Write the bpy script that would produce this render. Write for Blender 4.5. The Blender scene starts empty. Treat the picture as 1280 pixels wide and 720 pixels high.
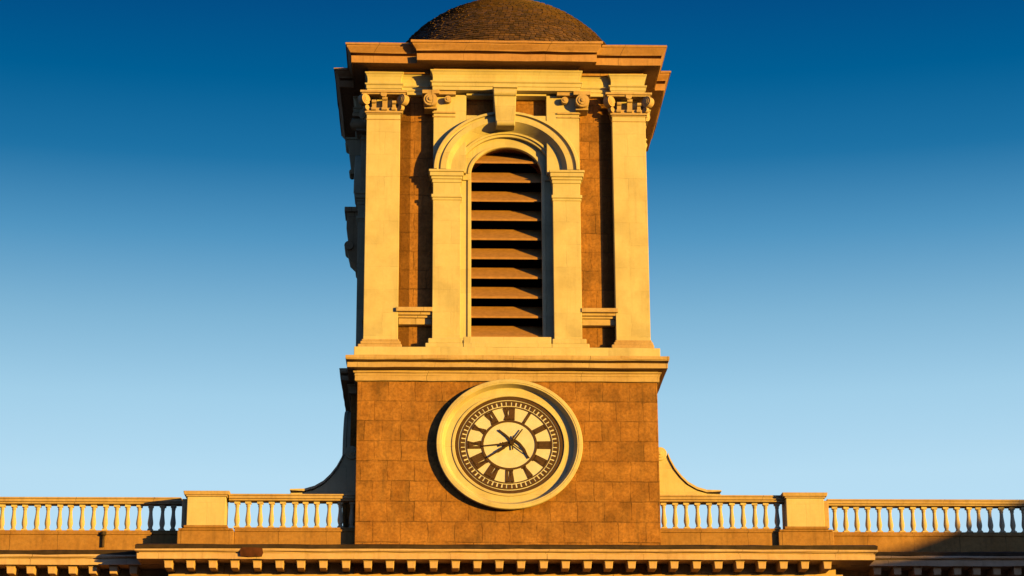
import bpy, bmesh, math, random
from mathutils import Vector, Matrix
random.seed(7)
sc = bpy.context.scene
COL = sc.collection
R = math.radians
EXPO = 1.45
SUN_EL, SUN_AZ = 5.0, 130.0          # azimuth clockwise from +Y

# ------------------------------------------------------------------ materials
def nodes(name):
    m = bpy.data.materials.new(name); m.use_nodes = True
    nt = m.node_tree; nt.nodes.clear()
    out = nt.nodes.new('ShaderNodeOutputMaterial'); b = nt.nodes.new('ShaderNodeBsdfPrincipled')
    nt.links.new(b.outputs[0], out.inputs[0])
    return m, nt, b
def N(nt, t, **kw):
    n = nt.nodes.new(t)
    for k, v in kw.items():
        if k.startswith('i_'): n.inputs[k[2:].replace('_', ' ')].default_value = v
        else: setattr(n, k, v)
    return n
def mixc(nt, blend, fac, a, b):
    n = nt.nodes.new('ShaderNodeMix'); n.data_type = 'RGBA'; n.blend_type = blend
    for s, v in ((n.inputs[0], fac), (n.inputs[6], a), (n.inputs[7], b)):
        if hasattr(v, 'links'): nt.links.new(v, s)
        elif isinstance(v, (int, float)): s.default_value = v
        else: s.default_value = (*v, 1)
    return n.outputs[2]
def ramp(nt, src, stops):
    n = nt.nodes.new('ShaderNodeValToRGB'); e = n.color_ramp.elements
    while len(e) < len(stops): e.new(0.5)
    for el, (p, c) in zip(e, stops):
        el.position = p; el.color = (c, c, c, 1) if isinstance(c, (int, float)) else (*c, 1)
    nt.links.new(src, n.inputs[0]); return n.outputs[0]
def wallvec(nt):
    """(x+y, z) of the object: lays courses the same way on faces turned to any of the four sides"""
    tc = N(nt, 'ShaderNodeTexCoord'); sp = N(nt, 'ShaderNodeSeparateXYZ'); ad = N(nt, 'ShaderNodeMath', operation='ADD')
    cb = N(nt, 'ShaderNodeCombineXYZ')
    nt.links.new(tc.outputs['Object'], sp.inputs[0]); nt.links.new(sp.outputs[0], ad.inputs[0]); nt.links.new(sp.outputs[1], ad.inputs[1])
    nt.links.new(ad.outputs[0], cb.inputs[0]); nt.links.new(sp.outputs[2], cb.inputs[1])
    return tc.outputs['Object'], cb.outputs[0]

def stone(name, c1, c2, joint=None, jdark=0.55, dirt=(0.07, 0.04, 0.02), dirt_amt=0.5, grain=0.3, bump=0.35, rough=0.85, blockvar=0.0, jsize=0.012, blotch=1.1, squash=1.0):
    m, nt, b = nodes(name)
    ov, wv = wallvec(nt)
    n1 = N(nt, 'ShaderNodeTexNoise', i_Scale=blotch, i_Detail=6.0, i_Roughness=0.6); nt.links.new(ov, n1.inputs[0])
    n2 = N(nt, 'ShaderNodeTexNoise', i_Scale=14.0, i_Detail=8.0, i_Roughness=0.7); nt.links.new(ov, n2.inputs[0])
    mp = N(nt, 'ShaderNodeMapping'); mp.inputs['Scale'].default_value = (4.5, 4.5, 0.35); nt.links.new(ov, mp.inputs[0])
    n3 = N(nt, 'ShaderNodeTexNoise', i_Scale=1.6, i_Detail=7.0, i_Roughness=0.65); nt.links.new(mp.outputs[0], n3.inputs[0])
    col = mixc(nt, 'MIX', ramp(nt, n1.outputs[0], [(0.32, 0.0), (0.68, 1.0)]), c1, c2)
    height = n2.outputs[0]
    if joint:
        bk = N(nt, 'ShaderNodeTexBrick', offset=0.5, squash=squash, squash_frequency=3)
        bk.inputs['Color1'].default_value = (1, 1, 1, 1); v = 1 - blockvar
        bk.inputs['Color2'].default_value = (v, v, v, 1); bk.inputs['Mortar'].default_value = (jdark,) * 3 + (1,)
        bk.inputs['Scale'].default_value = 1.0; bk.inputs['Mortar Size'].default_value = jsize; bk.inputs['Mortar Smooth'].default_value = 0.35
        bk.inputs['Brick Width'].default_value = joint[0]; bk.inputs['Row Height'].default_value = joint[1]
        # joints wander a little and are worn away in places
        n4 = N(nt, 'ShaderNodeTexNoise', i_Scale=3.0, i_Detail=3.0); nt.links.new(wv, n4.inputs[0])
        va = N(nt, 'ShaderNodeVectorMath', operation='MULTIPLY_ADD'); va.inputs[1].default_value = (0.09, 0.06, 0)
        nt.links.new(n4.outputs['Color'], va.inputs[0]); nt.links.new(wv, va.inputs[2]); nt.links.new(va.outputs[0], bk.inputs[0])
        n5 = N(nt, 'ShaderNodeTexNoise', i_Scale=1.7, i_Detail=4.0); nt.links.new(wv, n5.inputs[0])
        col = mixc(nt, 'MULTIPLY', ramp(nt, n5.outputs[0], [(0.40, 0.12), (0.62, 1.0)]), col, bk.outputs[0])
    fine = ramp(nt, n2.outputs[0], [(0.3, 1 - grain), (0.62, 1.0)])
    col = mixc(nt, 'MULTIPLY', 1.0, col, fine)
    col = mixc(nt, 'MIX', ramp(nt, n3.outputs[0], [(0.52, 0.0), (0.80, dirt_amt)]), col, dirt)
    # small pits and lichen specks
    n6 = N(nt, 'ShaderNodeTexNoise', i_Scale=7.0, i_Detail=10.0, i_Roughness=0.8); nt.links.new(ov, n6.inputs[0])
    col = mixc(nt, 'MIX', ramp(nt, n6.outputs[0], [(0.60, 0.0), (0.72, dirt_amt)]), col, dirt)
    nt.links.new(col, b.inputs['Base Color']); b.inputs['Roughness'].default_value = rough
    b.inputs['Specular IOR Level'].default_value = 0.25
    bp = N(nt, 'ShaderNodeBump', i_Strength=bump, i_Distance=0.03)
    if joint:
        ml = N(nt, 'ShaderNodeMath', operation='MULTIPLY_ADD'); ml.inputs[1].default_value = 0.35
        nt.links.new(n2.outputs[0], ml.inputs[0]); nt.links.new(bk.outputs[0], ml.inputs[2]); height = ml.outputs[0]
    nt.links.new(height, bp.inputs['Height']); nt.links.new(bp.outputs[0], b.inputs['Normal'])
    return m
def flat(name, c, rough=0.6, var=0.25, scale=8.0, bump=0.1):
    m, nt, b = nodes(name)
    tc = N(nt, 'ShaderNodeTexCoord'); n = N(nt, 'ShaderNodeTexNoise', i_Scale=scale, i_Detail=6.0); nt.links.new(tc.outputs['Object'], n.inputs[0])
    col = mixc(nt, 'MULTIPLY', 1.0, c, ramp(nt, n.outputs[0], [(0.3, 1 - var), (0.7, 1.0)]))
    nt.links.new(col, b.inputs['Base Color']); b.inputs['Roughness'].default_value = rough; b.inputs['Specular IOR Level'].default_value = 0.12
    bp = N(nt, 'ShaderNodeBump', i_Strength=bump, i_Distance=0.02); nt.links.new(n.outputs[0], bp.inputs['Height']); nt.links.new(bp.outputs[0], b.inputs['Normal'])
    return m

M = {}
M['pale'] = stone('pale_limestone', (0.415, 0.37, 0.285), (0.37, 0.315, 0.225), (0.83, 0.60), 0.72, dirt_amt=0.22, grain=0.08, bump=0.16, blockvar=0.20, jsize=0.008)
M['trim'] = stone('weathered_trim_stone', (0.37, 0.275, 0.19), (0.305, 0.205, 0.13), (1.9, 3.0), 0.35, dirt_amt=0.42, grain=0.18, bump=0.25, jsize=0.010)
M['cornice'] = stone('weathered_cornice_stone', (0.34, 0.195, 0.11), (0.285, 0.15, 0.08), (2.1, 5.0), 0.35, dirt_amt=0.45, grain=0.2, bump=0.25, jsize=0.010)
M['coping'] = stone('pale_cornice_stone', (0.41, 0.30, 0.245), (0.35, 0.235, 0.18), (2.3, 5.0), 0.3, dirt_amt=0.42, grain=0.14, bump=0.22, jsize=0.010)
M['ashlar'] = stone('rusty_ashlar', (0.315, 0.148, 0.046), (0.205, 0.086, 0.022), (0.66, 0.5), 0.45, dirt_amt=0.68, grain=0.48, bump=1.0, blockvar=0.40, jsize=0.014, blotch=2.4, squash=0.68)
M['plinth'] = stone('stained_parapet_stone', (0.28, 0.155, 0.065), (0.22, 0.11, 0.04), (1.15, 0.7), 0.5, dirt_amt=0.6, grain=0.30, bump=0.45, blockvar=0.15, jsize=0.012, blotch=2.0)
M['bal'] = stone('baluster_stone', (0.43, 0.36, 0.29), (0.38, 0.295, 0.22), None, dirt_amt=0.35, grain=0.18, bump=0.25)
M['dark_brown'] = flat('aged_dark_brown', (0.04, 0.026, 0.022), 0.55, 0.5, 6.0, 0.3)
M['gap_brown'] = flat('dark_gap_brown', (0.07, 0.022, 0.011), 0.7, 0.6, 5.0, 0.4)
M['timber'] = flat('louvre_timber', (0.285, 0.15, 0.068), 0.75, 0.25, 9.0, 0.2)
M['dark'] = flat('belfry_shade', (0.02, 0.016, 0.013), 0.9, 0.2)  # inner shade of the belfry put into the colour
M['dial'] = flat('painted_dial', (0.43, 0.42, 0.46), 0.55, 0.14, 5.0, 0.05)
M['ink'] = flat('dark_enamel', (0.06, 0.033, 0.02), 0.5, 0.3, 20.0, 0.05)
M['iron'] = flat('black_iron', (0.035, 0.02, 0.013), 0.8, 0.2, 20.0, 0.05)
M['asphalt'] = flat('asphalt', (0.06, 0.055, 0.05), 0.9, 0.4, 0.6, 0.2)
M['render'] = flat('house_render', (0.40, 0.33, 0.25), 0.9, 0.2, 2.0)
M['tiles'] = flat('house_roof', (0.16, 0.08, 0.05), 0.85, 0.4, 4.0)
def slate_mat():
    m, nt, b = nodes('dome_shingle')
    at = N(nt, 'ShaderNodeAttribute', attribute_name='tint'); tc = N(nt, 'ShaderNodeTexCoord')
    n = N(nt, 'ShaderNodeTexNoise', i_Scale=2.0, i_Detail=7.0, i_Roughness=0.7); nt.links.new(tc.outputs['Object'], n.inputs[0])
    col = mixc(nt, 'MIX', ramp(nt, at.outputs['Fac'], [(0.0, 0.0), (1.0, 1.0)]), (0.04, 0.018, 0.007), (0.105, 0.048, 0.015))
    col = mixc(nt, 'MULTIPLY', 1.0, col, ramp(nt, n.outputs[0], [(0.3, 0.5), (0.65, 1.0)]))
    nt.links.new(col, b.inputs['Base Color']); b.inputs['Roughness'].default_value = 0.75
    return m
M['slate'] = slate_mat()

# ------------------------------------------------------------------ mesh building
class MB:
    def __init__(s): s.v = []; s.f = []
    def add(s, vs, fs):
        o = len(s.v); s.v += [tuple(p) for p in vs]; s.f += [tuple(i + o for i in f) for f in fs]; return s
    def box(s, x0, x1, y0, y1, z0, z1, tx=0, ty=0):
        """tx, ty: how much narrower the bottom is on each side"""
        return s.add([(x0 + tx, y0 + ty, z0), (x1 - tx, y0 + ty, z0), (x1 - tx, y1, z0), (x0 + tx, y1, z0), (x0, y0, z1), (x1, y0, z1), (x1, y1, z1), (x0, y1, z1)],
              [(3, 2, 1, 0), (4, 5, 6, 7), (0, 1, 5, 4), (1, 2, 6, 5), (2, 3, 7, 6), (3, 0, 4, 7)])
    def prism_y(s, pts, y0, y1):
        """outline in (x, z), counter-clockwise seen from the front (-y)"""
        n = len(pts)
        return s.add([(x, y0, z) for x, z in pts] + [(x, y1, z) for x, z in pts],
              [tuple(range(n)), tuple(range(2 * n - 1, n - 1, -1))] + [((i + 1) % n, i, i + n, (i + 1) % n + n) for i in range(n)])
    def prism_x(s, pts, x0, x1):
        """outline in (y, z)"""
        n = len(pts)
        return s.add([(x0, y, z) for y, z in pts] + [(x1, y, z) for y, z in pts],
              [tuple(range(n)), tuple(range(2 * n - 1, n - 1, -1))] + [((i + 1) % n, i, i + n, (i + 1) % n + n) for i in range(n)])
    def sweep(s, outline, prof, bottom=True, top=True, worn=0.0, step=0.45):
        """profile of (offset, z) run round a right-angled plan outline (counter-clockwise), mitred; worn: unevenness of the long edges"""
        if worn:
            fine = []
            for i in range(len(outline)):
                a, c = outline[i], outline[(i + 1) % len(outline)]; k = max(1, int(math.hypot(c[0] - a[0], c[1] - a[1]) / step))
                fine += [(a[0] + (c[0] - a[0]) * j / k, a[1] + (c[1] - a[1]) * j / k) for j in range(k)]
            outline = fine
        n = len(outline); rings = []
        nr = []
        for i in range(n):
            a, b = outline[i], outline[(i + 1) % n]; d = (b[0] - a[0], b[1] - a[1]); l = math.hypot(*d); nr.append((d[1] / l, -d[0] / l))
        vs = []
        for off, z in prof:
            for i in range(n):
                p, q = nr[i - 1], nr[i]; x, y = outline[i]
                par = abs(p[0] * q[0] + p[1] * q[1]) > 0.5
                k = (q if par else (p[0] + q[0], p[1] + q[1]))
                o_ = off + random.uniform(-worn, worn); vs.append((x + o_ * k[0], y + o_ * k[1], z + random.uniform(-worn, worn)))
        fs = []
        for r in range(len(prof) - 1):
            for i in range(n): j = (i + 1) % n; fs.append((r * n + i, r * n + j, (r + 1) * n + j, (r + 1) * n + i))
        if bottom: fs.append(tuple(range(n - 1, -1, -1)))
        if top: o = (len(prof) - 1) * n; fs.append(tuple(range(o, o + n)))
        return s.add(vs, fs)
    def lathe(s, prof, seg=12, c=(0, 0, 0), axis='z', sq=1.0, ph=0.0):
        """profile of (r, h); axis z: h is height; axis y: h is y and the circle lies in x, z (z squeezed by sq)"""
        vs = []; n = len(prof)
        for k in range(seg):
            a = 2 * math.pi * k / seg + ph
            for r, h in prof:
                vs.append((c[0] + r * math.cos(a), c[1] + r * math.sin(a), c[2] + h) if axis == 'z' else (c[0] + r * math.cos(a), c[1] + h, c[2] + sq * r * math.sin(a)))
        fs = []
        for k in range(seg):
            q = (k + 1) % seg
            for i in range(n - 1):
                f = (k * n + i, q * n + i, q * n + i + 1, k * n + i + 1)
                fs.append(f)
        return s.add(vs, fs)
    def disc(s, c, r, h, ax, seg=16):
        """closed cylinder, centre c, axis vector ax, length h"""
        ax = Vector(ax).normalized(); t = ax.orthogonal().normalized(); u = ax.cross(t); c = Vector(c); vs = []
        for e in (-0.5, 0.5):
            for k in range(seg):
                a = 2 * math.pi * k / seg; vs.append(c + ax * h * e + t * r * math.cos(a) + u * r * math.sin(a))
        fs = [tuple(range(seg - 1, -1, -1)), tuple(range(seg, 2 * seg))] + [(k, (k + 1) % seg, (k + 1) % seg + seg, k + seg) for k in range(seg)]
        return s.add(vs, fs)
    def bar(s, a, b, w, y, t):
        """flat bar in the x, z plane from a to b, width w (or two widths), front face y, thickness t"""
        w0, w1 = w if isinstance(w, tuple) else (w, w)
        d = Vector((b[0] - a[0], b[1] - a[1])).normalized(); n = Vector((-d.y, d.x))
        p = [(a[0] - n.x * w0 / 2, a[1] - n.y * w0 / 2), (b[0] - n.x * w1 / 2, b[1] - n.y * w1 / 2), (b[0] + n.x * w1 / 2, b[1] + n.y * w1 / 2), (a[0] + n.x * w0 / 2, a[1] + n.y * w0 / 2)]
        return s.prism_y(p, y, y + t)
    def arch_plate(s, hw, z0, z1, a, zs, rise, y0, y1, seg=40, top=None, b0=None):
        """upright plate |x|<hw, z0..z1 with an arched opening (half width a, springing zs, elliptical rise); top: optional elliptical outside"""
        xs = [-a * math.cos(math.pi * k / seg) for k in range(seg + 1)]
        lo = [(x, zs + rise * math.sqrt(max(0, 1 - (x / a) ** 2))) for x in xs]
        hi = [(x, z1) for x in xs]
        for y, flip in ((y0, False), (y1, True)):
            vs = [(x, y, z) for x, z in lo] + [(x, y, z) for x, z in hi]; n = seg + 1
            fs = [(k, k + 1, n + k + 1, n + k) for k in range(seg)]
            o = len(vs); vs += [(-hw, y, z0), (-a, y, z0), (-a, y, z1), (-hw, y, z1), (a, y, z0), (hw, y, z0), (hw, y, z1), (a, y, z1)]
            fs += [(o, o + 1, o + 2, o + 3), (o + 4, o + 5, o + 6, o + 7)]
            s.add(vs, [tuple(reversed(f)) for f in fs] if flip else fs)
        path = [(-a, z0)] + lo + [(a, z0)]
        n = len(path); s.add([(x, y0, z) for x, z in path] + [(x, y1, z) for x, z in path], [(k + 1, k, n + k, n + k + 1) for k in range(n - 1)])
        ring = [(-hw, z0), (-hw, z1), (hw, z1), (hw, z0)]
        s.add([(x, y0, z) for x, z in ring] + [(x, y1, z) for x, z in ring], [(k, k + 1, k + 5, k + 4) for k in range(3)])
        return s
    def arch_sweep(s, prof, zs, seg=56, closed=True, t0=0.0, t1=math.pi):
        """section of (r, rise ratio, y) run over the half ellipse"""
        n = len(prof); vs = []
        for k in range(seg + 1):
            a = t1 + (t0 - t1) * k / seg
            for r, q, y in prof: vs.append((r * math.cos(a), y, zs + q * r * math.sin(a)))
        fs = []
        for k in range(seg):
            for i in range(n if closed else n - 1): j = (i + 1) % n; fs.append((k * n + i, (k + 1) * n + i, (k + 1) * n + j, k * n + j))
        fs += [tuple(range(n)), tuple(range(seg * n + n - 1, seg * n - 1, -1))] if closed else []
        return s.add(vs, fs)
    def build(s, name, mat, parent=None, bevel=0.0, smooth=False, loc=None, jitter=0.0):
        me = bpy.data.meshes.new(name)
        vs = s.v if not jitter else [tuple(c + random.uniform(-jitter, jitter) for c in p) for p in s.v]
        me.from_pydata(vs, [], s.f)
        bm = bmesh.new(); bm.from_mesh(me); bmesh.ops.recalc_face_normals(bm, faces=bm.faces); bm.to_mesh(me); bm.free()
        me.materials.append(mat)
        o = bpy.data.objects.new(name, me); COL.objects.link(o)
        if parent: o.parent = parent
        if loc: o.location = loc
        if smooth:
            for p in me.polygons: p.use_smooth = True
        if bevel:
            b = o.modifiers.new('edge', 'BEVEL'); b.width = bevel; b.segments = 2; b.limit_method = 'ANGLE'; b.angle_limit = R(40); b.harden_normals = False
        return o
def smooth_by_angle(o, deg=35):
    me = o.data
    for p in me.polygons: p.use_smooth = True
    bm = bmesh.new(); bm.from_mesh(me)
    for e in bm.edges:
        if len(e.link_faces) == 2 and e.calc_face_angle(0) > R(deg): e.smooth = False
    bm.to_mesh(me); bm.free()
def tag(o, label=None, cat=None, group=None, kind=None):
    for k, v in (('label', label), ('category', cat), ('group', group), ('kind', kind)):
        if v: o[k] = v
    return o
def empty(name, loc, label, cat, group=None):
    o = bpy.data.objects.new(name, None); COL.objects.link(o); o.location = loc; o.empty_display_size = 0.3
    return tag(o, label, cat, group)
def copy_tree(o, parent):
    c = o.copy(); COL.objects.link(c); c.parent = parent
    for ch in [k for k in bpy.data.objects if k.parent == o]: copy_tree(ch, c)
    return c
def turned(o, deg, parent, out=0.0):
    """the same part on another side of the tower, moved out by `out`"""
    c = copy_tree(o, parent); a = R(deg)
    c.rotation_euler = (0, 0, a); c.location = (math.sin(a) * out, -math.cos(a) * out, 0)
    return c

# ------------------------------------------------------------------ tower (local origin: centre of the plan, front is -y)
TC = 3.70
T = empty('clock_tower', (0, TC, 0), 'square stone clock tower with louvred belfry and shingled dome', 'clock tower')
LB, RB = 0.20, -0.10        # how far the middle bay stands out on the left and the right side
def plan(hc, bays, half, corner=None, rec=None):
    """tower plan; bays: projection of the middle bay (front, right, back, left); corner/rec: inner edge of corner piers and recess plane"""
    pts = []
    for k, p in enumerate(bays):
        side = [(-hc, hc)]
        if rec is not None: side += [(-corner, hc), (-corner, rec), (-half, rec), (-half, hc + p), (half, hc + p), (half, rec), (corner, rec), (corner, hc)]
        elif p: side += [(-half, hc), (-half, hc + p), (half, hc + p), (half, hc)]
        for u, d in side:
            x, y = u, -d
            for _ in range(k): x, y = -y, x
            pts.append((x, y))
    return pts
# clock stage
b = MB(); b.sweep(plan(TC, (0, 0, 0, LB), 2.35), [(0, 9.4), (0, 14.98)], top=False)
b.build('lower_wall', M['ashlar'], T, bevel=0.012)
b = MB(); b.sweep(plan(TC, (0, 0, 0, LB), 2.4), [(0.02, 14.96), (0.055, 14.97), (0.055, 15.10), (0.065, 15.10), (0.065, 15.155), (0.10, 15.175), (0.10, 15.205), (0.02, 15.215), (0.02, 15.265), (0.25, 15.27),
        (0.25, 15.385), (0.10, 15.39), (0.10, 15.445), (0.27, 15.455), (0.29, 15.49), (0.29, 15.565), (0.0, 15.60)], bottom=False, worn=.007)
b.build('string_course', M['trim'], T, bevel=0.005)
b = MB(); b.sweep(plan(3.58, (0, 0, 0, LB), 2.15), [(0.21, 15.50), (0.21, 15.83), (0.0, 15.86)], bottom=False, worn=.006)
b.build('belfry_base', M['pale'], T, bevel=0.012)
# corner piers with base and capital
cx = -3.15
b = MB(); b.box(cx - .43, cx + .43, cx - .43, cx + .43, 15.85, 22.14); b.box(cx - .27, cx + .27, cx - .27, cx + .27, 22.14, 22.6)
pil = b.build('corner_pilaster', M['pale'], T, bevel=0.012)
b = MB(); b.box(cx - .56, cx + .53, cx - .50, cx + .56, 15.84, 15.94); b.box(cx - .50, cx + .50, cx - .485, cx + .5, 15.94, 16.02); b.box(cx - .465, cx + .465, cx - .455, cx + .465, 16.02, 16.08)
b.build('base', M['trim'], pil, bevel=0.02)
def capital_mb(cx, cy, h):
    b = MB()
    for z0, z1, e in ((21.91, 21.935, .015), (22.05, 22.075, .02), (22.09, 22.135, .045)): b.box(cx - h - e, cx + h + e, cy - h - e, cy + h + e, z0, z1)
    b.box(cx - h - .13, cx + h + .13, cy - h - .13, cy + h + .13, 22.565, 22.605)
    b.box(cx - h - .17, cx + h + .17, cy - h - .17, cy + h + .17, 22.605, 22.665)
    b.box(cx - h - .01, cx + h + .01, cy - h - .01, cy + h + .01, 22.135, 22.24)
    for sx in (-1, 1):
        for sy in (-1, 1):
            c = Vector((cx + sx * (h + .07), cy + sy * (h + .07), 22.43)); ax = (-sy * 1.0, sx * 1.0, 0)
            b.disc(c, .145, .17, ax, 20); b.disc(c, .06, .22, ax, 12); b.disc(c, .10, .195, ax, 16)
            c2 = c + Vector((-sx * .05, -sy * .05, -.20)); b.disc(c2, .075, .11, ax, 12)
    for k in range(4):                                                   # acanthus tips and flower on each face
        a = k * math.pi / 2; q = Matrix.Rotation(a, 3, 'Z')
        for u, z1, w in ((-.245, 22.42, .055), (.03, 22.50, .065), (.27, 22.40, .05)):
            m = MB(); m.box(u - w, u + w, -h - .05, -.2, 22.15, z1, .0, .05); m.disc((u, -h - .06, z1 - .03), .045, w * 2.1, (1, 0, 0), 10); m.disc((u - .01, -h - .03, 22.20), .04, w * 2.3, (1, 0, 0), 10)
            b.add([q @ Vector(p) + Vector((cx, cy, 0)) for p in m.v], m.f)
        c = q @ Vector((0, -h - .10, 22.575)) + Vector((cx, cy, 0)); b.disc(c, .085, .10, q @ Vector((0, 1, 0)), 10)
    return b
capital_mb(cx, cx, .43).build('capital', M['trim'], pil, bevel=0.006)
for d in (90, 180, 270): turned(pil, d, T)

# belfry walls, arch and louvres: front first, then the two sides
ZS = 20.54
Y = lambda w: w - TC                 # depth behind the clock wall plane -> local y
core = MB().arch_plate(3.30, 15.6, 22.75, 0.97, ZS, 0.78, Y(.40), Y(1.25)).build('belfry_wall', M['ashlar'], T)
b = MB()
for s in (-1, 1):                                       # flat strips that flank and carry the arch
    x0, x1 = sorted((s * 1.03, s * 1.87)); b.box(x0, x1, Y(.13), Y(.55), ZS - .05, 22.62)
b.box(-1.03, 1.03, Y(.15), Y(.55), 21.78, 22.07); b.box(-1.03, 1.03, Y(.10), Y(.55), 22.60, 22.68)
spand = b.build('spandrel', M['pale'], T, bevel=0.01)
for s in (-1, 1):
    b = MB()
    x0, x1 = sorted((s * 1.30, s * 1.90)); b.box(x0, x1, Y(.09), Y(.5), 22.10, 22.14); b.box(x0, x1, Y(.105), Y(.5), 22.0, 22.03)
    x0, x1 = sorted((s * 1.30, s * 2.02)); b.box(x0, x1, Y(-.02), Y(.5), 22.57, 22.665)
    b.disc((s * 1.95, Y(.165), 22.40), .175, .57, (0, 1, 0), 22); b.disc((s * 1.95, Y(.14), 22.40), .115, .57, (0, 1, 0), 18); b.disc((s * 1.95, Y(.115), 22.40), .05, .57, (0, 1, 0), 12)
    b.disc((s * 1.50, Y(.08), 22.45), .09, .2, (0, 1, 0), 16); b.disc((s * 1.50, Y(.06), 22.45), .045, .2, (0, 1, 0), 12)
    x0, x1 = sorted((s * 1.78, s * 2.10)); b.box(x0, x1, Y(.0), Y(.5), 22.185, 22.235); x0, x1 = sorted((s * 1.72, s * 2.16)); b.box(x0, x1, Y(-.10), Y(.5), 22.565, 22.662)
    b.build('capital', M['trim'], spand, bevel=0.006)
def pier(s):
    b = MB(); x0, x1 = sorted((s * 1.17, s * 1.87)); b.box(x0, x1, Y(.08), Y(.9), 15.85, ZS - .10)
    p = b.build('arch_pier', M['pale'], T, bevel=0.012)
    b = MB()
    for z0, z1, e in ((20.20, 20.29, .025), (20.29, 20.36, .05), (20.36, 20.47, .085), (20.47, 20.535, .11), (19.73, 19.80, .02), (19.80, 19.885, .045)):
        x0, x1 = sorted((s * (1.17 - e * .8), s * (1.87 + e))); b.box(x0, x1, Y(.08 - e), Y(.88), z0, z1)
    b.build('impost', M['pale'], p, bevel=0.015)
    b = MB()
    x0, x1 = sorted((s * 1.10, s * 2.04)); b.box(x0, x1, Y(.0), Y(.88), 15.84, 15.96); x0, x1 = sorted((s * 1.12, s * 1.97)); b.box(x0, x1, Y(.03), Y(.88), 15.96, 16.09)
    b.build('base', M['pale'], p, bevel=0.02)
    return p
piers = [pier(-1), pier(1)]
q1, q2 = .85, .84
b = MB(); b.arch_sweep([(1.86, q1, Y(.5)), (1.86, q1, Y(-.02)), (1.845, q1, Y(-.045)), (1.775, q1, Y(-.05)), (1.765, q1, Y(.01)), (1.69, q1, Y(.02)), (1.68, q1, Y(-.03)), (1.54, q1, Y(-.025)), (1.52, q1, Y(.0)),
      (1.49, q2, Y(.05)), (1.31, q2, Y(.265)), (1.30, q2, Y(.20)), (1.245, q2, Y(.20)), (1.235, q2, Y(.24)), (1.17, q2, Y(.25)), (1.17, q2, Y(.5))], ZS)
arch = b.build('arch', M['pale'], T); smooth_by_angle(arch, 28)
b = MB()
b.add([(-.27, Y(-.18), 21.68), (.21, Y(-.18), 21.68), (.21, Y(.5), 21.68), (-.27, Y(.5), 21.68), (-.345, Y(-.30), 22.64), (.25, Y(-.30), 22.64), (.25, Y(.5), 22.64), (-.345, Y(.5), 22.64)],
      [(3, 2, 1, 0), (4, 5, 6, 7), (0, 1, 5, 4), (1, 2, 6, 5), (2, 3, 7, 6), (3, 0, 4, 7)])
b.box(-.36, .27, Y(-.35), Y(.4), 22.645, 22.70); b.disc((-.03, Y(-.17), 21.73), .075, .46, (1, 0, 0), 16); b.disc((-.045, Y(-.27), 22.52), .09, .58, (1, 0, 0), 16)
b.build('keystone', M['pale'], arch, bevel=0.015)
b = MB(); b.arch_sweep([(1.25, .84, Y(.36)), (.90, .80, Y(.36)), (.90, .80, Y(.46)), (1.25, .84, Y(.46))], ZS, 44)
for s in (-1, 1): x0, x1 = sorted((s * .90, s * 1.25)); b.box(x0, x1, Y(.36), Y(.46), 15.90, ZS)
b.arch_sweep([(.985, .80, Y(.40)), (.985, .80, Y(.32)), (.91, .80, Y(.32)), (.895, .80, Y(.35)), (.895, .80, Y(.40))], ZS, 40)
for s in (-1, 1): x0, x1 = sorted((s * .895, s * .985)); b.box(x0, x1, Y(.32), Y(.40), 16.12, ZS)
for s in (-1, 1): x0, x1 = sorted((s * .92, s * 1.168)); b.box(x0, x1, Y(.31), Y(.40), 20.36, 20.53)
surround = b.build('window_surround', M['pale'], T, bevel=0.01)
b = MB(); b.box(-1.09, 1.09, Y(.02), Y(.9), 15.84, 16.13); b.box(-1.095, 1.095, Y(-.015), Y(.9), 15.845, 15.96)
sill = b.build('window_sill', M['pale'], T, bevel=0.015)
b = MB()
for k in range(10):
    z = 16.225 + .5155 * k; j = random.uniform(-.006, .006)
    b.prism_x([(Y(.41), z - .015 + j), (Y(.41), z + .04 + j), (Y(.92), z + .44), (Y(.96), z + .40)], -.99, .99)
louvre = b.build('louvre', M['timber'], T, bevel=0.006)
def band(s):
    b = MB()
    x0, x1 = sorted((s * 1.88, s * 2.71)); b.box(x0, x1, Y(.24), Y(.6), 16.50, 16.66)
    x0, x1 = sorted((s * 1.872, s * 2.76))
    b.box(x0, x1, Y(.19), Y(.6), 16.66, 16.72); b.box(x0, x1, Y(.13), Y(.6), 16.72, 16.79); b.box(x0 - .015, x1 + .015, Y(.05), Y(.6), 16.79, 16.90)
    return b.build('sill_band', M['trim'], T, bevel=0.012)
bands = [band(-1), band(1)]
for deg, out in ((-90, LB), (90, RB)):
    turned(core, deg, T)
    for o in (spand, arch, surround, louvre, sill, *piers): turned(o, deg, T, out)
    for o in bands: turned(o, deg, T)
b = MB(); b.box(-3.28, 3.28, 2.4, 3.30, 15.6, 22.75); b.build('belfry_wall', M['ashlar'], T)
b = MB(); b.box(-3.2, 3.2, -3.2, 3.2, 15.7, 15.9); b.box(-1.9, 1.9, -.05, .05, 15.9, 22.6); b.build('belfry_blackout', M['dark'], T)  # near-black floor and upright sheet stand in for the unlit interior

b = MB()
b.prism_x([(-4.60 + .0, 21.10), (-4.60, 20.62), (-4.55, 20.30), (-4.58, 20.05), (-4.50, 19.72), (-4.30, 19.52), (-4.22, 19.30), (-3.9, 19.16), (-3.5, 19.16), (-3.5, 21.10)], -2.05, -1.35)
b.box(-2.12, -1.28, -4.66, -3.5, 21.10, 21.24); b.disc((-1.70, -4.52, 20.12), .13, .84, (1, 0, 0), 16); b.disc((-1.70, -4.25, 19.48), .10, .80, (1, 0, 0), 14)
cons = b.build('console', M['trim'], T, bevel=0.012); cons.rotation_euler = (0, 0, R(-90)); cons.location = (.35, 0, 0)
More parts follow.
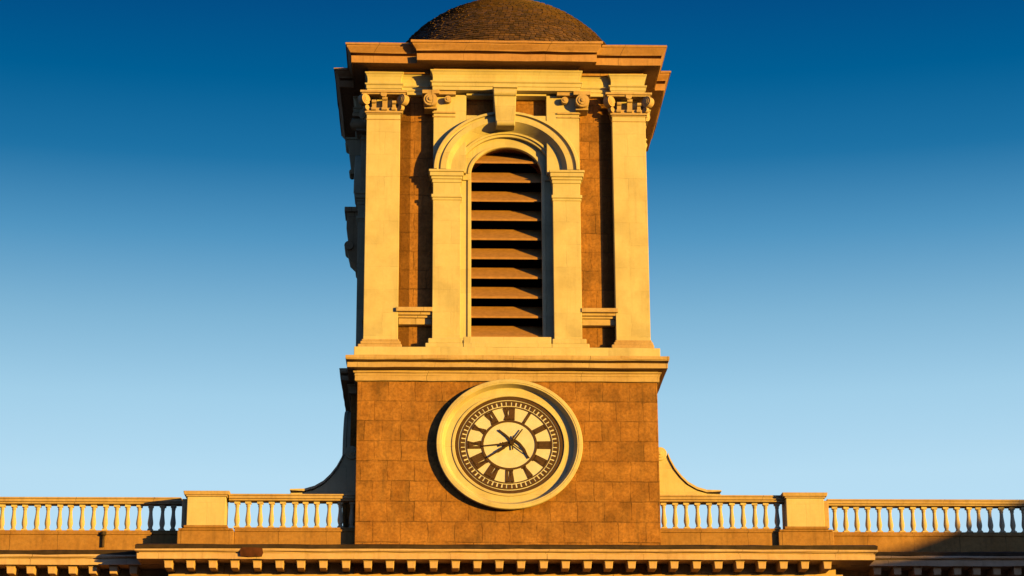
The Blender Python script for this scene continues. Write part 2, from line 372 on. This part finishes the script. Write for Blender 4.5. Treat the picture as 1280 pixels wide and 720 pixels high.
# entablature
FB, EL, ER = 0.20, 0.36, 0.27
prof = [(0, 22.67), (0, 22.765), (.02, 22.77), (.02, 22.855), (.05, 22.875), (.06, 22.905), (.0, 22.915), (-.01, 23.0), (.0, 23.09), (.03, 23.16), (.06, 23.19), (.06, 23.215), (-.2, 23.24)]
b = MB(); b.sweep(plan(3.58, (FB, ER, FB, EL), 1.9, 2.70, 3.42), prof)
b.build('entablature', M['pale'], T, bevel=0.006)
prof = [(-.1, 23.20), (-.03, 23.205), (-.03, 23.32), (.0, 23.35), (.36, 23.355), (.385, 23.32), (.40, 23.32), (.40, 23.51), (.22, 23.52), (.22, 23.575), (.42, 23.58), (.43, 23.61), (.51, 23.72), (.525, 23.755), (.555, 23.76), (.555, 23.815), (.2, 23.84), (-.4, 23.87)]
b = MB(); b.sweep(plan(3.58, (FB, ER, FB, EL), 1.9), prof, worn=.009)
b.build('cornice', M['cornice'], T, bevel=0.005)
# dome: smooth shell under rows of small shingles
DC, DR = Vector((0.09, 0, 23.00)), 3.60
b = MB(); b.lathe([(DR * math.cos(R(a)), DR * math.sin(R(a))) for a in range(0, 91, 3)], 72, tuple(DC)); b.lathe([(DR - .02, .5), (DR - .02, .80), (DR - .12, .92)], 72, tuple(DC))
dome = b.build('dome', M['dark_brown'], T, smooth=True)
b = MB(); tint = []
rows = 58
for r in range(rows):
    a0 = R(12 + 77 * r / rows); a1 = R(12 + 77 * (r + 1.25) / rows); n = max(8, int(2 * math.pi * DR * math.cos(a0) / .135)); ph = random.random() * 6.28
    for k in range(n):
        t0 = 2 * math.pi * (k + .04) / n + ph; t1 = 2 * math.pi * (k + .96) / n + ph; l = .032 + random.uniform(-.010, .016); dj = random.uniform(-.004, .004)
        def P(t, a, rr): return (DC.x + rr * math.cos(a) * math.cos(t), DC.y + rr * math.cos(a) * math.sin(t), DC.z + rr * math.sin(a))
        a0j = a0 + dj; rr0 = DR + l; rr1 = DR + .006
        lm = l + random.uniform(-.008, .008)
        b.add([P(t0, a0j, rr0), P(t1, a0j, DR + lm), P(t1, a1, rr1), P(t0, a1, rr1), P(t0, a0j, DR - .01), P(t1, a0j, DR - .01), P(t1, a1, DR - .01), P(t0, a1, DR - .01)], [(0, 1, 2, 3), (4, 5, 1, 0), (5, 6, 2, 1), (7, 4, 0, 3)])
        v = random.random() ** 1.3
        tint += [v] * 8
sh = b.build('shingles', M['slate'], dome)
at = sh.data.attributes.new('tint', 'FLOAT', 'POINT')
at.data.foreach_set('value', tint)

# ------------------------------------------------------------------ clock
SQ = 0.908
def make_clock(loc, label):
    k = empty('wall_clock', loc, label, 'clock', 'clocks on the tower')
    b = MB(); b.lathe([(1.77, .02), (1.77, -.10), (1.79, -.115), (1.79, -.175), (1.775, -.20), (1.70, -.205), (1.69, -.195), (1.66, -.195), (1.65, -.185), (1.585, -.035), (1.57, -.025), (1.41, -.022), (1.40, -.05), (1.345, -.055), (1.335, -.045), (1.325, .01), (1.25, .01)], 96, axis='y', sq=SQ)
    o = b.build('stone_surround', M['pale'], k); smooth_by_angle(o, 18)
    b = MB(); b.lathe([(0.0001, -.010), (1.33, -.010), (1.33, .02)], 96, axis='y', sq=SQ); b.build('dial', M['dial'], k)
    b = MB()
    for r0, r1 in ((.63, .685), (1.03, 1.06), (1.20, 1.22), (1.245, 1.335)): b.lathe([(r0, -.008), (r0, -.024), (r1, -.024), (r1, -.008)], 96, axis='y', sq=SQ)
    b.build('dial_ring', M['ink'], k)
    b = MB(); b.lathe([(1.185, -.008), (1.185, -.0235), (1.20, -.0235), (1.20, -.008)], 96, axis='y', sq=SQ)
    for i in range(60):
        a = 2 * math.pi * i / 60; c, s_ = math.cos(a), math.sin(a); w = .095 if i % 5 == 0 else .072
        b.bar((1.085 * c, 1.085 * s_ * SQ), (1.19 * c, 1.19 * s_ * SQ), w, -.022, .014)
    b.build('minute_track', M['ink'], k)
    for i, txt in enumerate('XII I II III IV V VI VII VIII IX X XI'.split()):
        b = MB(); W = {'I': .072, 'V': .135, 'X': .145}; tot = sum(W[c] for c in txt); x = -tot / 2; h0, h1 = .69, 1.015
        th = math.pi / 2 - 2 * math.pi * i / 12
        def tr(u, h):
            u *= .72 + .28 * h / h1; return ((h * math.cos(th) + u * math.sin(th)), (h * math.sin(th) - u * math.cos(th)) * SQ)
        def stroke(u0, hA, u1, hB, w): b.bar(tr(u0, hA), tr(u1, hB), w, -.021, .012)
        for c in txt:
            m_ = x + W[c] / 2
            if c == 'I': stroke(m_, h0, m_, h1, .070)
            elif c == 'V': stroke(m_ - .045, h1, m_, h0, .084); stroke(m_ + .045, h1, m_ + .004, h0, .046)
            else: stroke(m_ - .048, h1, m_ + .048, h0, .084); stroke(m_ + .048, h1, m_ - .048, h0, .046)
            x += W[c]
        for h in (h0 + .012, h1 - .012): stroke(-tot / 2, h, tot / 2, h, .036)
        b.build('numeral', M['ink'], k)
    ca = (.055, .035)                                                     # where the hands cross
    def P(px, py): return ((px - 637) * .0201, (555 - py) * .0208 )
    b = MB(); c = P(640, 553)
    b.bar(c, P(611, 570.5), (.05, .03), -.085, .012); b.bar(c, P(653, 536.5), (.045, .028), -.085, .012); b.bar(P(622, 564), P(631, 558.5), .06, -.086, .014)
    b.disc((c[0], -.07, c[1]), .055, .06, (0, 1, 0), 18); b.build('minute_hand', M['iron'], k)
    b = MB(); b.bar(c, P(605, 556.5), (.04, .025), -.065, .012); b.bar(P(625, 555.5), P(637, 552), .07, -.066, .013); b.bar(P(628, 552.5), P(634, 557), .05, -.064, .012); b.bar(c, P(642, 544), .04, -.064, .012); b.bar(c, P(641, 561), .035, -.064, .012)
    b.bar(c, P(657, 565.5), (.03, .02), -.064, .012); b.build('hour_hand', M['iron'], k)
    b = MB(); pts = [P(*p) for p in ((624, 537), (629.5, 541), (635, 545.5), (639, 550.5), (644, 549.5), (650, 554), (655.5, 561), (658, 567), (661, 571))]
    for i in range(len(pts) - 1): w = .035 + .018 * math.sin(math.pi * (i + .5) / 8); b.bar(pts[i], pts[i + 1], w, -.05, .012)
    b.build('ornamental_hand', M['iron'], k)
    return k
clk = make_clock((0.035, -0.002, 13.37), 'round cream clock with Roman numerals facing front above the cornice')
c2 = copy_tree(clk, None); c2.rotation_euler = (0, 0, R(-90)); c2.location = (-TC - LB - .002, TC - .3, 13.36)
tag(c2, 'dark side-on clock rim sticking out from the left side of the tower', 'clock', 'clocks on the tower')

# ------------------------------------------------------------------ main building
B = empty('stone_building', (0, 6, 0), 'stone building front with deep bracketed cornice under the clock tower', 'building')
def loc_(pts): return [(x, y - 6) for x, y in pts]
XE = 24.0
front = [(-XE, 1.05), (-7.90, 1.05), (-7.90, .20), (7.86, .20), (7.86, 1.05), (XE, 1.05), (XE, 13), (-XE, 13)]
b = MB(); b.sweep(loc_(front), [(0, 0), (0, 10.16)]); b.build('wall', M['plinth'], B)
b = MB(); b.sweep(loc_(front), [(0, 10.10), (.20, 10.11), (.22, 10.14), (.22, 10.19), (.08, 10.20), (.08, 10.45), (.86, 10.452), (.875, 10.44), (.895, 10.44), (.90, 10.57), (.865, 10.58), (.865, 10.603), (.915, 10.607), (.95, 10.63), (.95, 10.675), (0, 10.69)], bottom=False, worn=.008)
b.build('cornice', M['coping'], B, bevel=0.005)
b = MB(); b.sweep(loc_(front), [(.5, 10.68), (.94, 10.683), (.95, 10.765), (.90, 10.79), (-.05, 10.82)], bottom=False, worn=.008, step=.4)
b.build('dark_top_band', M['dark_brown'], B, jitter=0.0)  # dark brown band along the top of the cornice
b = MB(); b.prism_y([(-6.36, 10.50), (-6.12, 10.48), (-5.86, 10.49), (-5.83, 10.58), (-5.85, 10.69), (-6.10, 10.705), (-6.34, 10.70), (-6.38, 10.62)], -6.757, -6.60); b.build('dark_gap_plate', M['gap_brown'], B)  # dark brown plate standing in for a dark gap in the cornice
mod = None
def modillion(x, yw, first):
    global mod
    if mod is None:
        b = MB(); b.box(-.103, .103, -.40, .29, -.200, 0, .018, .02); b.box(-.113, .113, -.412, .29, -.04, -.003)
        mod = b.build('modillion', M['coping'], B, bevel=0.012, loc=(x, yw - 6, 10.449)); return
    c = mod.copy(); COL.objects.link(c); c.parent = B; c.location = (x + random.uniform(-.012, .012), yw - 6, 10.449); c.rotation_euler.z = random.uniform(-.02, .02)
x = -3.89 - .523 * 8
while x < 8.1: modillion(x, -.172, 0); x += .523
for s in (-1, 1):
    x = 9.0
    while x < 14.3: modillion(s * x, .678, 0); x += .49

# ------------------------------------------------------------------ parapet: pedestals, balustrades, scrolls
bm_ = None
def balustrade(x0, x1, yf, dz, xa, xb, label, group='balustrades along the roof edge'):
    """x0..x1 the plinth; xa..xb the row of balusters"""
    global bm_
    cx_ = (x0 + x1) / 2; t = empty('roof_balustrade', (cx_, yf + .18, 10.78), label, 'balustrade', group)
    L0, L1 = x0 - cx_, x1 - cx_; Z = lambda z: z + dz - 10.78
    b = MB(); b.box(L0, L1, -.18, .18, -.02, Z(11.275)); b.box(L0, L1, -.205, .205, Z(11.275), Z(11.33)); b.box(L0, L1, -.17, .17, Z(11.33), Z(11.385)); b.build('plinth', M['plinth'], t, bevel=0.012)
    A0, A1 = xa - cx_, xb - cx_
    b = MB(); b.box(A0 - .06, A1 + .06, -.16, .16, Z(12.045), Z(12.09)); b.box(A0 - .06, A1 + .06, -.20, .20, Z(12.09), Z(12.16)); b.box(A0 - .06, A1 + .06, -.225, .225, Z(12.16), Z(12.20)); b.build('handrail', M['trim'], t, bevel=0.012)
    n = int(round((xb - xa) / .283)); st = (xb - xa) / n
    for i in range(n):
        u = A0 + st * (i + .5)
        if bm_ is None:
            b = MB(); b.box(-.072, .072, -.072, .072, 0, .05); b.box(-.07, .07, -.07, .07, .60, .665)
            b.lathe([(.056, .05), (.06, .07), (.046, .09), (.052, .12), (.066, .17), (.070, .21), (.064, .27), (.054, .34), (.045, .42), (.042, .50), (.045, .53), (.056, .545), (.046, .56), (.054, .58), (.066, .60)], 14)
            bm_ = b.build('baluster', M['bal'], t); smooth_by_angle(bm_, 35); bm_.location = (u, 0, Z(11.382))
        else:
            c = bm_.copy(); COL.objects.link(c); c.parent = t; c.location = (u + random.uniform(-.008, .008), random.uniform(-.008, .008), Z(11.382)); c.rotation_euler = (random.uniform(-.012, .012), random.uniform(-.02, .02), random.uniform(-.15, .15))
    return t
balustrade(-6.62, -3.62, .30, 0, -6.72, -3.66, 'short shaded-end balustrade between the left pedestal and the tower')
balustrade(3.62, 6.66, .30, 0, 3.70, 6.76, 'short sunlit balustrade between the tower and the right pedestal')
lb = balustrade(-15.4, -7.97, .95, .04, -15.3, -8.06, 'long set-back balustrade running left from the left pedestal to the picture edge')
b = MB(); b.lathe([(.0, .0), (.035, .0), (.035, .27), (.075, .30), (.075, .38), (.0, .38)], 12, (-9.86 + 11.685, -.215, .22)); b.build('drain_pipe', M['dark_brown'], lb)
balustrade(7.93, 15.4, .95, .04, 8.02, 15.3, 'long set-back balustrade right of the right pedestal, far end in shadow')
def pedestal(xc, s, label):
    t = empty('pedestal', (xc, .2, 10.78), label, 'pedestal', 'pedestals on the roof edge'); g = -10.78
    b = MB(); b.box(-.465, .465, -.06, .62, .60, 12.10 + g); t_ = b.build('block', M['pale'], t, bevel=0.015)
    b = MB(); x0, x1 = sorted((s * -.38, s * .60)); b.box(x0, x1, .06, .58, .60, 12.07 + g); b.build('return_block', M['trim'], t, bevel=0.015)
    b = MB(); x0, x1 = sorted((s * -.677, s * .677)); b.box(x0, x1, -.03, .75, -.02, 11.28 + g); b.box(x0 + .02, x1 - .02, -.055, .72, 11.28 + g, 11.335 + g); b.box(-.53, .53, -.085, .66, 11.335 + g, 11.40 + g); b.build('plinth', M['plinth'], t, bevel=0.015)
    b = MB(); b.box(-.50, .50, -.09, .66, 12.10 + g, 12.14 + g); b.box(-.56, .56, -.13, .70, 12.14 + g, 12.235 + g, .02, .02); b.build('cap', M['trim'], t, bevel=0.015)
pedestal(-7.30, -1, 'square pale stone pedestal left of the tower')
pedestal(7.27, 1, 'square pale stone pedestal right of the tower')
def scroll(s, label):
    t = empty('scroll_buttress', (s * 4.2, 1.42, 10.68), label, 'buttress', 'scroll buttresses beside the tower')
    path = [(5.36, 12.565), (5.00, 12.575), (4.75, 12.65), (4.53, 12.78), (4.36, 12.95), (4.21, 13.15), (4.09, 13.38), (4.04, 13.52)]
    body = [(3.70, 12.34), (5.30, 12.34)] + [(x, z - .06) for x, z in path] + [(3.70, 13.52)]
    def loc(pts):
        p = [(s * (x - 4.2), z - 10.78) for x, z in pts]; return p if s > 0 else p[::-1]
    b = MB(); b.prism_y(loc(body), -.28, .28); b.build('body', M['pale'], t, bevel=0.015)
    b = MB()
    up = []
    for i, (x, z) in enumerate(path):
        a = path[max(0, i - 1)]; c = path[min(len(path) - 1, i + 1)]; d = Vector((c[0] - a[0], c[1] - a[1])).normalized(); up.append((x + d.y * .01, z - d.x * .01 + .02))
    b.prism_y(loc(path[:1] + [(x, z - .03) for x, z in path[1:]][:] + up[::-1]), -.325, .325); b.build('coping', M['bal'], t)
    vc = (s * (3.85 - 4.2), 0, 13.52 - 10.78); b = MB(); b.disc(vc, .17, .64, (0, 1, 0), 28); b.disc(vc, .10, .69, (0, 1, 0), 20); b.disc(vc, .04, .74, (0, 1, 0), 14); b.build('volute', M['pale'], t, bevel=0.012)
scroll(-1, 'concave scroll buttress in shadow against the left of the tower')
scroll(1, 'concave sunlit scroll buttress against the right of the tower')

# ------------------------------------------------------------------ unseen neighbour house, added with a roofline shaped to shade the right end; ground
H = empty('shade_house', (46.9, -19, 0), 'unseen gabled house added on the right to shade the balustrade end', 'house')
top = [(-8.4, 14.18), (-6.5, 14.38), (-5.2, 14.66), (-4.2, 15.02), (-2.55, 15.75), (0, 16.85)]; top += [(-x, z) for x, z in reversed(top[:-1])]
b = MB(); b.prism_y([(-7.9, 0), (7.9, 0), (7.9, 14.0)] + [(x * .94, z - .14) for x, z in reversed(top)] + [(-7.9, 14.0)], -6.6, 6.7); b.build('wall', M['render'], H)
b = MB(); b.prism_y([(x, z - .12) for x, z in top] + top[::-1], -6.8, 6.9); b.build('roof', M['tiles'], H)
b = MB(); b.add([(-900, -900, 0), (900, -900, 0), (900, 900, 0), (-900, 900, 0)], [(0, 1, 2, 3)]); tag(b.build('ground', M['asphalt']), kind='structure')

# ------------------------------------------------------------------ light
w = bpy.data.worlds.new('World'); sc.world = w; w.use_nodes = True; nt = w.node_tree
bg = nt.nodes['Background']; S = 0.06; bg.inputs[1].default_value = S
sky = N(nt, 'ShaderNodeTexSky', sky_type='NISHITA', sun_disc=False, dust_density=0.15, sun_elevation=R(SUN_EL), sun_rotation=R(SUN_AZ))
tc = N(nt, 'ShaderNodeTexCoord'); sp = N(nt, 'ShaderNodeSeparateXYZ'); nt.links.new(tc.outputs['Generated'], sp.inputs[0])
# clear-air grade by elevation: the photograph's sky deepens faster with height than the model sky
def lin(c): return tuple(((v / 255 + .055) / 1.055) ** 2.4 if v > 10 else v / 255 / 12.92 for v in c)
grade = [(0.0, (40, 48, 52), (5.28, 3.33, .80)), (6.0, (110, 134, 146), (3.33, 3.90, 2.75)), (9.2, (190, 224, 243), (2.52, 3.28, 2.89)), (11.93, (182, 220, 241), (2.04, 2.81, 2.79)), (14.04, (160, 205, 231), (1.756, 2.49, 2.65)), (16.15, (127, 180, 212), (1.56, 2.25, 2.51)),
         (18.3, (80, 148, 191), (1.38, 2.03, 2.35)), (20.4, (29, 113, 164), (1.25, 1.86, 2.22)), (22.5, (0, 93, 146), (1.13, 1.70, 2.08)), (24.6, (2, 76, 132), (1.04, 1.58, 1.97)), (35, (8, 72, 136), (.72, 1.12, 1.495)), (90, (10, 68, 132), (.335, .533, .764))]
KM = 3.0; stops = []
for el, c, n in grade:
    t = lin(c); stops.append((max(0, math.sin(R(el))), tuple(t[i] / (n[i] * S * 2 ** EXPO) / KM for i in range(3))))
rc = ramp(nt, sp.outputs[2], stops)
vm = N(nt, 'ShaderNodeVectorMath', operation='MULTIPLY'); nt.links.new(sky.outputs[0], vm.inputs[0]); nt.links.new(rc, vm.inputs[1])
vs = N(nt, 'ShaderNodeVectorMath', operation='SCALE'); vs.inputs['Scale'].default_value = KM; nt.links.new(vm.outputs[0], vs.inputs[0]); ma = N(nt, 'ShaderNodeMath', operation='MULTIPLY_ADD'); ma.inputs[1].default_value = 0.69; ma.inputs[2].default_value = 1.08; nt.links.new(sp.outputs[0], ma.inputs[0])
cl = N(nt, 'ShaderNodeClamp', i_Min=0.85, i_Max=1.32); nt.links.new(ma.outputs[0], cl.inputs[0])
v2 = N(nt, 'ShaderNodeVectorMath', operation='SCALE'); nt.links.new(vs.outputs[0], v2.inputs[0]); nt.links.new(cl.outputs[0], v2.inputs['Scale']); nt.links.new(v2.outputs[0], bg.inputs[0])
sd = bpy.data.lights.new('sun', 'SUN'); sd.energy = 5.0; sd.angle = R(0.5); sd.color = (1.0, 0.56, 0.05)
so = bpy.data.objects.new('sun', sd); COL.objects.link(so)
d = Vector((math.sin(R(SUN_AZ)) * math.cos(R(SUN_EL)), math.cos(R(SUN_AZ)) * math.cos(R(SUN_EL)), math.sin(R(SUN_EL))))
so.rotation_euler = d.to_track_quat('Z', 'Y').to_euler(); so.location = d * 80

# ------------------------------------------------------------------ camera
cd = bpy.data.cameras.new('camera'); co = bpy.data.objects.new('camera', cd); COL.objects.link(co); sc.camera = co
cd.sensor_width = 36; cd.lens = 2700 / 1280 * 36; cd.clip_end = 3000
th, ps, ro = R(17), R(2.2), R(-0.28)
F = Vector((math.sin(ps) * math.cos(th), math.cos(ps) * math.cos(th), math.sin(th)))
Rt = Vector((math.cos(ps), -math.sin(ps), 0)); Up = Rt.cross(F)
r_ = Rt * math.cos(ro) + Up * math.sin(ro); u_ = -Rt * math.sin(ro) + Up * math.cos(ro)
m = Matrix((r_, u_, -F)).transposed().to_4x4(); m.translation = Vector((0.12, 0, 17.39)) - 54 * F
co.matrix_world = m
sc.render.engine = 'CYCLES'; sc.cycles.use_denoising = True; sc.cycles.max_bounces = 6; sc.cycles.diffuse_bounces = 1
sc.view_settings.view_transform = 'Standard'; sc.view_settings.look = 'None'; sc.view_settings.exposure = EXPO; sc.view_settings.gamma = 1
